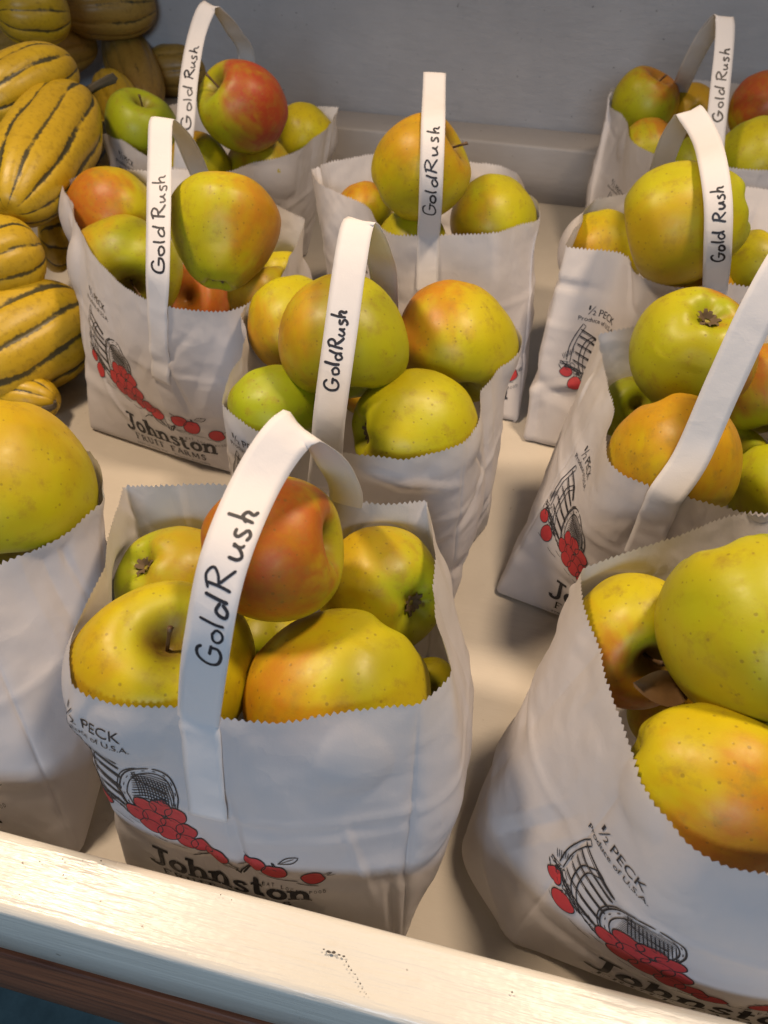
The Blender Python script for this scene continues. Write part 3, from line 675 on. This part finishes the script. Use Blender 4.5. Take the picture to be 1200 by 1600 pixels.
apple('B', 985, 1000, 104, .140, (.1, -.25, .85), 'yellow apple with wiry stem in its hollow at left of the right front bag', stem=True, green=.1, con=.1, elong=.92, blush=(-.6, -.8, .2), amt=.8, red=.45, edge=.15, russ=.8)
apple('B', 1190, 1150, 70, .105, (0, 0, 1), 'green apple wedged low between bigger apples of the right front bag', green=.9, calyx=False)
apple('B', 1040, 1110, 60, .075, (0, 0, 1), 'brownish apple deep under the stemmed apple of the right front bag', green=.2, blush=(0, 0, 1), amt=.6, calyx=False)
apple('C', 5, 762, 136, .200, (.2, -.95, .15), 'large speckled yellow apple in the left front bag at the photo edge', green=.25, con=.1, blush=(.1, .8, .4), amt=.32, red=.0, edge=.25, russ=.5)
apple('D', 349, 366, 86, .205, (.1, .93, -.05), 'big pear shaped yellow apple with orange right cheek in the bag beside the squash', green=.35, con=.55, elong=1.08, blush=(1, .15, .1), amt=.7, red=.2, edge=.25)
apple('D', 200, 418, 82, .175, (.3, -.65, .62), 'yellow green apple touching the strap at left front of the bag beside the squash', green=.55, con=.1, elong=.95, stem=True, blush=(-1, .3, .2), amt=.5, red=.1, edge=.3, russ=.4)
apple('D', 178, 338, 72, .165, (.6, -.6, .2), 'orange blushed apple at back left of the bag beside the squash', green=.15, con=.08, blush=(-.8, -.2, .6), amt=.9, red=.2, edge=-.1)
apple('D', 408, 465, 52, .140, (0, .9, .3), 'shiny brownish yellow apple low at right front of the bag beside the squash', green=.2, blush=(-.5, 0, .5), amt=.6, red=0., calyx=False)
apple('D', 435, 440, 48, .120, (0, 1, .2), 'bright yellow apple peeking from the right corner of the bag beside the squash', green=.1, calyx=False)
apple('D', 300, 478, 60, .090, (0, 0, 1), 'shaded reddish apple deep at the rim gap of the bag beside the squash', blush=(0, 0, 1), amt=.9, red=.4, edge=-.5, calyx=False)
apple('E', 538, 528, 99, .205, (.05, -.95, .05), 'big yellow green apple behind the strap at the centre of the middle bag', green=.6, con=.25, blush=(-1, .1, .2), amt=.6, red=.0, edge=.35)
apple('E', 710, 537, 95, .185, (.1, -.93, .2), 'orange shouldered apple at the back right of the middle bag', green=.2, con=.2, blush=(-.8, .65, .25), amt=.8, red=.2, edge=.3)
apple('E', 458, 507, 72, .165, (.3, -.85, .1), 'yellow apple at back left of the middle bag, tucked behind the big one', green=.3, con=.15, blush=(-.6, -.7, .2), amt=.6, red=.2, edge=.2)
apple('E', 432, 642, 74, .165, (.5, -.75, .15), 'bright green apple at front left of the middle bag', green=.9, con=.05, elong=.95)
apple('E', 648, 672, 96, .165, (.9, .1, -.42), 'elongated yellow apple with calyx at left, front right of the middle bag', green=.3, con=.2, elong=1.15, blush=(0, -1, 0), amt=.1)
apple('E', 575, 600, 50, .110, (0, 0, 1), 'shaded apple in the dark gap amid the middle bag', calyx=False, blush=(0, 0, 1), amt=.6)
apple('F', 380, 168, 68, .210, (-.55, .2, .62), 'red apple with greenish stem hollow on top of the back left bag', stem=True, green=.6, con=.1, blush=(.8, .1, .45), amt=.95, red=.85, edge=-.05, russ=.5)
apple('F', 221, 201, 57, .180, (.25, .5, .62), 'bright green apple with stem hollow at left in the back left bag', stem=True, green=1.0, con=.1, elong=.92)
apple('F', 476, 212, 46, .165, (.2, -.95, .15), 'plain yellow apple at right rim of the back left bag', green=.15, con=.1)
apple('F', 405, 270, 55, .170, (.2, -.95, .15), 'orange yellow apple at the front rim of the back left bag', green=.1, blush=(-.3, .7, .4), amt=.7, red=.25)
apple('F', 312, 258, 48, .150, (.2, -.95, .15), 'yellow apple behind the strap at the front rim of the back left bag', green=.3, blush=(-.5, .7, .2), amt=.5)
apple('G', 657, 264, 79, .215, (.72, .35, .45), 'big golden apple behind the strap on top of the middle back bag', stem=True, green=.1, con=.1, elong=.97, blush=(0, .5, .6), amt=.55, red=.0, russ=.6, edge=.1)
apple('G', 770, 345, 67, .165, (.2, -.95, .15), 'yellow green apple at front right of the middle back bag', green=.4, con=.05, blush=(-.9, -.3, 0), amt=.5, red=.0)
apple('G', 568, 332, 46, .150, (.2, -.95, .15), 'small orange apple at left rim of the middle back bag', green=.1, blush=(0, .9, .3), amt=.8, red=.1)
apple('G', 642, 384, 57, .172, (.2, -.95, .15), 'yellow apple low at the front rim of the middle back bag', green=.35)
apple('H', 1083, 548, 96, .195, (.03, -.5, -.86), 'green yellow apple with calyx up, topping the right second row bag', green=.55, con=.12, elong=.93, blush=(1, .1, .2), amt=.9, red=.6, edge=.35)
apple('H', 1051, 722, 102, .165, (.2, -.95, .15), 'large golden russet apple at the front of the right second row bag', green=.0, con=.08, elong=1.0, blush=(0, .6, .6), amt=.6, red=.0, edge=.0, russ=.6)
apple('H', 985, 640, 52, .120, (0, 0, 1), 'green apple tucked at the left inside the right second row bag', green=.85, calyx=False)
apple('H', 1138, 725, 58, .130, (0, .5, .6), 'yellow green apple half under the slanting strap, right second row bag', green=.5, calyx=False)
apple('H', 1222, 765, 82, .165, (.2, -.95, .15), 'olive green apple at the frame edge, front right of the right second row bag', green=.65, blush=(1, .4, 0), amt=.4)
apple('H', 1185, 610, 72, .150, (.2, -.95, .15), 'red sided green apple just right of the slanting strap, right second row bag', green=.6, blush=(-.8, .5, .4), amt=.8, red=.6, edge=.2)
apple('I', 1072, 348, 93, .215, (-.85, -.15, -.38), 'big tilted yellow apple with calyx at right filling the right third row bag', green=.4, con=.3, elong=1.08, blush=(-.5, -.9, .2), amt=.35, red=.0, russ=.3)
apple('I', 940, 395, 62, .150, (.2, -.95, .15), 'yellow apple at left rim of the right third row bag', green=.1, con=.1, blush=(-.8, -.4, .3), amt=.5, red=0)
apple('I', 1095, 462, 50, .150, (.2, -.95, .15), 'orange apple low at the front rim of the right third row bag', green=.0, blush=(-.2, .6, .5), amt=.7, red=.15)
apple('I', 1180, 425, 60, .165, (.45, .5, .45), 'yellow apple with stem hollow at the right rim of the right third row bag', stem=True, green=.25, russ=.6)
apple('J', 1008, 163, 51, .190, (.25, .5, .62), 'olive green apple with stem hollow at left of the back right bag', stem=True, green=.55, con=.08, elong=.95, blush=(.6, .5, .4), amt=.8, red=.3, edge=.15)
apple('J', 1014, 232, 44, .160, (.2, -.95, .15), 'small orange apple at the front rim of the back right bag', green=.5, blush=(.4, .5, .5), amt=.8, red=.15)
apple('J', 1190, 168, 50, .190, (.2, -.95, .15), 'red apple at the right of the back right bag', green=.2, blush=(-.2, .1, 1), amt=.9, red=.7, edge=-.25)
apple('J', 1178, 247, 58, .170, (.2, -.95, .15), 'plain yellow green apple at the front right of the back right bag', green=.4)
apple('J', 1083, 255, 40, .150, (.2, -.95, .15), 'green apple behind the straps in the back right bag', green=.7)
apple('J', 1080, 178, 42, .165, (.1, .4, -.7), 'shaded olive brown apple behind the strap in the back right bag', green=.4, blush=(0, 0, 1), amt=.5, red=.3, edge=-.2, calyx=False)

# settle the apples: none sinks into another one, none sticks through the paper, then the paper bulges round them
def hnorm(G):
    tg = np.roll(G, -6, axis=1)-np.roll(G, 6, axis=1); n = np.stack([tg[..., 1], -tg[..., 0], np.zeros(G.shape[:2])], -1)
    return n/(np.linalg.norm(n, axis=2)[..., None]+1e-12)
def pierce(P, n, c, R):
    """how far a point of the paper must move along n to lie outside the apple"""
    q = P-c; b = np.sum(q*n, -1); disc = b*b-(np.sum(q*q, -1)-R*R)
    s_ = np.where(disc > 0, -b+np.sqrt(np.maximum(disc, 0)), 0)
    return np.where((s_ > 0) & (s_ < .05), s_, 0)
for key in sorted(set(a['bag'] for a in APPLES)):
    A = [a for a in APPLES if a['bag'] == key]
    D = np.array([(a['z']-HC)/ray(a['x'], a['y'])[2] for a in A]); D0 = D.copy(); rp = np.array([a['r'] for a in A])
    dirs = np.array([ray(a['x'], a['y']) for a in A])
    G = BAGS[key]['G']; Hn = hnorm(G); Gd, Hd = G[::3, ::7].reshape(-1, 3), Hn[::3, ::7].reshape(-1, 3)
    face = np.sum(Hd*(Gd-EYE), -1) < 0
    Gd, Hd = Gd[face], Hd[face]
    for it in range(300):
        P = EYE+dirs*D[:, None]; Rr = rp*D/F; g = -(D-D0)*0.01
        for i in range(len(A)):
            for j in range(i):
                dv = P[i]-P[j]; dd = np.linalg.norm(dv); ov = (Rr[i]+Rr[j])*.93-dd
                if ov > 0:
                    q = np.sign(D[i]-D[j]) or 1; g[i] += q*ov*.12; g[j] -= q*ov*.12
            p_ = pierce(Gd, Hd, P[i], Rr[i]*1.03)
            if p_.max() > .003: g[i] += min(.006, (p_.max()-.003)*.5)
        D = np.clip(D+g, D0*.86, D0*1.32)
    for a, d in zip(A, D): a['D'] = d
    dis = np.zeros(G.shape[:2])
    for a in A:
        dis = np.maximum(dis, pierce(G, Hn, dep(a['x'], a['y'], a['D']), a['r']*a['D']/F*1.06+.0012))
    dis = np.minimum(dis, .03)
    k1 = np.exp(-.5*(np.arange(-30, 31)/12.)**2); k1 /= k1.sum(); k2 = np.exp(-.5*(np.arange(-6, 7)/2.5)**2); k2 /= k2.sum()
    bl = np.apply_along_axis(lambda v: np.convolve(np.concatenate([v[-30:], v, v[:30]]), k1, 'valid'), 1, dis)
    bl = np.apply_along_axis(lambda v: np.convolve(np.concatenate([np.zeros(6), v, np.full(6, v[-1])]), k2, 'valid'), 0, bl)
    G = G+Hn*np.maximum(dis, bl*1.0)[..., None]
    BAGS[key]['apples'] = [(dep(a['x'], a['y'], a['D']), a['r']*a['D']/F) for a in A]
    BAGS[key]['fin'](G)
    print('BAG', key, [(round(a['D']/d0, 2), round(a['r']*a['D']/F, 4)) for a, d0 in zip(A, D0)], 'max push', round(float(dis.max()), 4))

def build_apple(a, seed):
    R = a['r']*a['D']/F; R = R/ (1.0 if a['elong'] <= 1 else (0.5+0.5*a['elong']))
    P = dep(a['x'], a['y'], a['D'])
    st = Vector(camdir(*a['axis'])); q = st.to_track_quat('Z', 'Y'); Mx = q.to_matrix()
    ns, nr = 84, 60
    pr = _prof(a['elong'], a['con'], nr); ang = np.linspace(0, 2*pi, ns, endpoint=False)
    V = []; rr = random.Random(seed); ph = rr.uniform(0, 6); ov = rr.uniform(-.03, .03); sk = rr.uniform(-.07, .07)
    for i, (r, z) in enumerate(pr):
        zz = z/a['elong']
        lob = 1+.035*np.cos(5*ang+ph)*sst(.0, .8, np.array(-zz))+.03*np.cos(2*ang+ph*1.3)+.02*np.cos(3*ang+ph*.7)
        V.append(np.stack([r*lob*np.cos(ang), r*lob*np.sin(ang)*(1+ov), np.full(ns, z)+sk*r*np.cos(ang+ph)+(.022*np.cos(5*ang+ph) if zz < -.5 else 0)*np.minimum(1, r*2.2)], -1))
    V = np.array(V).reshape(-1, 3)
    V *= (1+.035*nz(V, 1.3, seed*1.1))[:, None]
    V[:, 2] -= (pr[:, 1].max()+pr[:, 1].min())/2*.0
    U = V/np.linalg.norm(V, axis=1)[:, None]
    fc = [tuple(reversed(f)) for f in grid_faces(nr, ns, True)]
    root = mesh('apple', V*R, fc, M_APPLE)
    tag(root, a['label'], 'apple', 'apples in the paper bags')
    root.matrix_basis = Matrix.Translation(Vector(P)) @ Mx.to_4x4()
    bd = np.array(Mx.transposed() @ Vector(camdir(*a['blush'])))
    stv = V*np.array([1, 1, .35]); dotv = U@bd+.42*nz(V, 1.7, seed+3)+.34*nz(stv, 5, seed+9)+.22*nz(stv, 13, seed+4)
    bl = a['amt']*sst(a['edge']-.35, a['edge']+a['spread']+.25, dotv)
    gr = np.clip(a['green']+.30*nz(V, 1.2, seed+20), 0, 1)
    zz = V[:, 2]/a['elong']; rad = np.hypot(V[:, 0], V[:, 1])
    ru = np.clip(sst(.42, .12, rad)*(zz > 0)*(.6+.8*a['russ'])+sst(.22, .08, rad)*(zz < 0)*.8+a['russ']*.35*sst(.15, .5, nz(V, 2.6, seed+31)), 0, 1)
    ca = np.clip(sst(.75, .25, rad)*.45*(1-.5*a['amt']), 0, .5)
    gr = np.clip(gr+ca, 0, 1)
    me = root.data
    for nm, val in (('blush', bl), ('green', gr), ('redness', np.clip(a['red']*1.0+.55*(bl-.55), 0, 1)), ('russet', ru)):
        at_ = me.attributes.new(nm, 'FLOAT', 'POINT'); at_.data.foreach_set('value', val.astype(np.float32))
    if a['stem']:
        z0 = .5*a['elong']*R; L = R*rr.uniform(.42, .62); bx, by = rr.uniform(-.25, .25), rr.uniform(-.25, .25)
        pts = np.array([(0, 0, z0-.002), (bx*L*.2, by*L*.2, z0+L*.4), (bx*L, by*L, z0+L)]); C = crom(pts, 8); Vs = []
        for k_, c in enumerate(C):
            w = .0011*(1+.6*max(0, (k_-5)/2.)+.3*(k_ == 0))
            for t in np.linspace(0, 2*pi, 7, endpoint=False): Vs.append(c+np.array([w*cos(t), w*sin(t), 0]))
        mesh('stem', Vs, grid_faces(8, 7, True)+[tuple(range(49, 56))], M_STEM, root)
    if a['calyx']:
        z0 = -.735*a['elong']*R; Vs, fs = [], []
        for s in range(9):
            t = s*2*pi/9+ph; l = R*rr.uniform(.13, .21); w = R*.045; h = rr.uniform(.05, .15)*R
            b = np.array([cos(t), sin(t), 0]); n = np.array([-sin(t), cos(t), 0]); i0 = len(Vs)
            for f, ww, dz in ((.25, .8, 0), (.6, 1., -.35), (.85, .6, -.75), (1.05, .12, -.6)):
                c = b*l*f+np.array([0, 0, z0-.0004+dz*h]); Vs += [c+n*w*ww, c-n*w*ww]
            fs += [(i0+2*j, i0+2*j+1, i0+2*j+3, i0+2*j+2) for j in range(3)]
        cy = mesh('calyx', Vs, fs, M_SEPAL, root)
    return root
for i, a in enumerate(APPLES): a['obj'] = build_apple(a, i+1)

# dry leaf scrap held under the stemmed apple of the right front bag
c = at(1035, 1072, .163); V = []; nL = 9
for i in range(nL):
    f = i/(nL-1); w = .011*sin(pi*min(1, f*.95+.04))**.7; p = c+RT*(f-.5)*.030-UP*(f-.5)*.004
    for s in (-1, -.4, 0, .4, 1): V.append(p+UP*s*w*.8-FW*(.004*abs(s)+.003*sin(f*5+s)))
o = mesh('dry_leaf', V, grid_faces(nL, 5), M_LEAF); tag(o, 'brown dried leaf scrap lying against the stemmed apple in the right front bag', 'leaf')

# ------------------------------------------------------------------ squash pile
def squash(a, b, za, zb, rad, label, mat=None, ridges=10, stem=None, neck=0.0, seed=0, groove=1.0, wide=.5):
    """a, b photo pixels of stem end and blossom end at heights za, zb; rad in metres."""
    A, B = at(*a, za), at(*b, zb); ax = Vector(B-A); L = ax.length; q = ax.to_track_quat('Z', 'Y')
    nr, ns = 46, 120; ang = np.linspace(0, 2*pi, ns, endpoint=False); V, G = [], []; rr = random.Random(seed); ph = rr.uniform(0, 6)
    for i in range(nr):
        t = i/(nr-1); s = -cos(pi*t)                       # -1..1
        e = (max(0, 1-abs(s)**2.5))**.5
        r = rad*e*(1-neck*.42*(1-sst(.25, .8, np.array([t]))[0]))
        if t < .5: pass
        rid = np.abs(np.sin(ang*ridges/2+ph+.10*sin(t*7+ph)+.10*np.sin(t*19+ang*3+ph)))
        lump = 1-.065*(1-rid)**1.6*min(1, e*1.4)+.02*np.cos(2*ang+ph)
        z = L*(.5+.5*s)
        dim = -.025*L*max(0, 1-e*2.6) if s > 0 else .025*L*max(0, 1-e*2.6)
        V.append(np.stack([r*lump*np.cos(ang), r*lump*np.sin(ang), np.full(ns, z+dim)], -1))
        G.append(np.clip((1-rid)**2.7*groove, 0, 1.2)*(.6+.4*min(1, e*1.6)))
    V = np.array(V).reshape(-1, 3); G = np.array(G).reshape(-1)
    V[:, :2] *= (1+.06*nz(V, 18, seed))[:, None]
    o = mesh('delicata_squash', V, [tuple(f) for f in grid_faces(nr, ns, True)], mat or M_SQ)
    o.matrix_basis = Matrix.Translation(Vector(A)) @ q.to_matrix().to_4x4()
    G = np.clip(G+.25*G*nz(V, 60, seed+2), 0, 1)
    at_ = o.data.attributes.new('groove', 'FLOAT', 'POINT'); at_.data.foreach_set('value', G.astype(np.float32))
    tag(o, label, 'squash', 'striped squash piled beside the bags')
    if stem is not None:
        sr, tip = stem; tl = np.array(o.matrix_basis.inverted() @ Vector(at(*tip))); C = crom(np.array([(0, 0, .006), tuple(tl*.45+np.array([0, 0, -.004])), tuple(tl)]), 12); Vs = []
        for k_, c in enumerate(C):
            f = k_/11; w = sr*(1.35-.55*min(1, f*3)+.25*max(0, f-.8)*5*.6)
            for j, t in enumerate(np.linspace(0, 2*pi, 20, endpoint=False)): Vs.append(c+np.array([cos(t), sin(t), 0])*w*(1+.16*(j % 4 == 0)-.08*(j % 4 == 2)))
        mesh('stem', Vs, [tuple(reversed(f)) for f in grid_faces(12, 20, True)]+[tuple(range(220, 240))], M_SQSTEM, o)
    return o
squash((124, 150), (8, 336), .205, .165, .049, 'large bright yellow squash with grey woody stem, frontmost on top of the pile', stem=(.0060, (176, 122, .222)), seed=1)
squash((112, 100), (-40, 175), .235, .215, .042, 'yellow striped squash lying directly behind the large stemmed one', seed=2)
squash((-10, 20), (110, 22), .25, .24, .042, 'dim ochre squash at the top left corner of the photo', seed=3)
squash((90, 15), (245, 5), .22, .22, .047, 'ochre squash with dark end scar high at the back of the pile', seed=4, mat=M_SQT, groove=.6)
squash((-40, 95), (150, 66), .17, .165, .043, 'long plain squash in deep shade below the top left one', seed=5, mat=M_SQT, groove=.25)
squash((182, 42), (232, 175), .165, .10, .046, 'tan upright leaning squash with faint ribs near the back bag', mat=M_SQT, seed=6, groove=.3, neck=.3)
squash((165, 118), (205, 215), .155, .10, .035, 'small orange yellow squash by the tip of the woody stem', seed=7, groove=.25)
squash((225, 112), (330, 110), .12, .12, .043, 'shadowed brown squash between tan squash and back left bag', seed=8, mat=M_SQT, groove=.6)
squash((175, 205), (95, 330), .12, .09, .040, 'striped squash mostly hidden beneath the large stemmed one', seed=9)
squash((60, 368), (112, 372), .085, .075, .042, 'squash end on with dark radiating stripes beside the paper bag', seed=10, groove=1.25)
squash((-60, 420), (62, 388), .135, .130, .043, 'golden mottled squash cut by the left edge of the photo', seed=11)
squash((134, 478), (-80, 602), .066, .052, .056, 'lowest big striped squash lying on the shelf next to the bag', seed=12, groove=1.2)
squash((92, 628), (-50, 612), .026, .026, .027, 'shaded striped squash end with dry stem under the lowest big squash', stem=(.0035, (66, 640, .03)), seed=13)
squash((-60, 300), (-150, 420), .07, .07, .050, 'low squash at the far left beyond the golden mottled one', seed=14)
squash((20, 290), (-80, 240), .06, .06, .055, 'tan squash lying lowest under the middle of the pile', seed=15, mat=M_SQT)
squash((120, 250), (40, 200), .05, .05, .05, 'tan squash hidden low behind the squash with radiating stripes', seed=16, mat=M_SQT)
squash((60, 110), (180, 100), .08, .06, .055, 'tan squash lying low at the back of the pile by the wall', seed=17, mat=M_SQT)
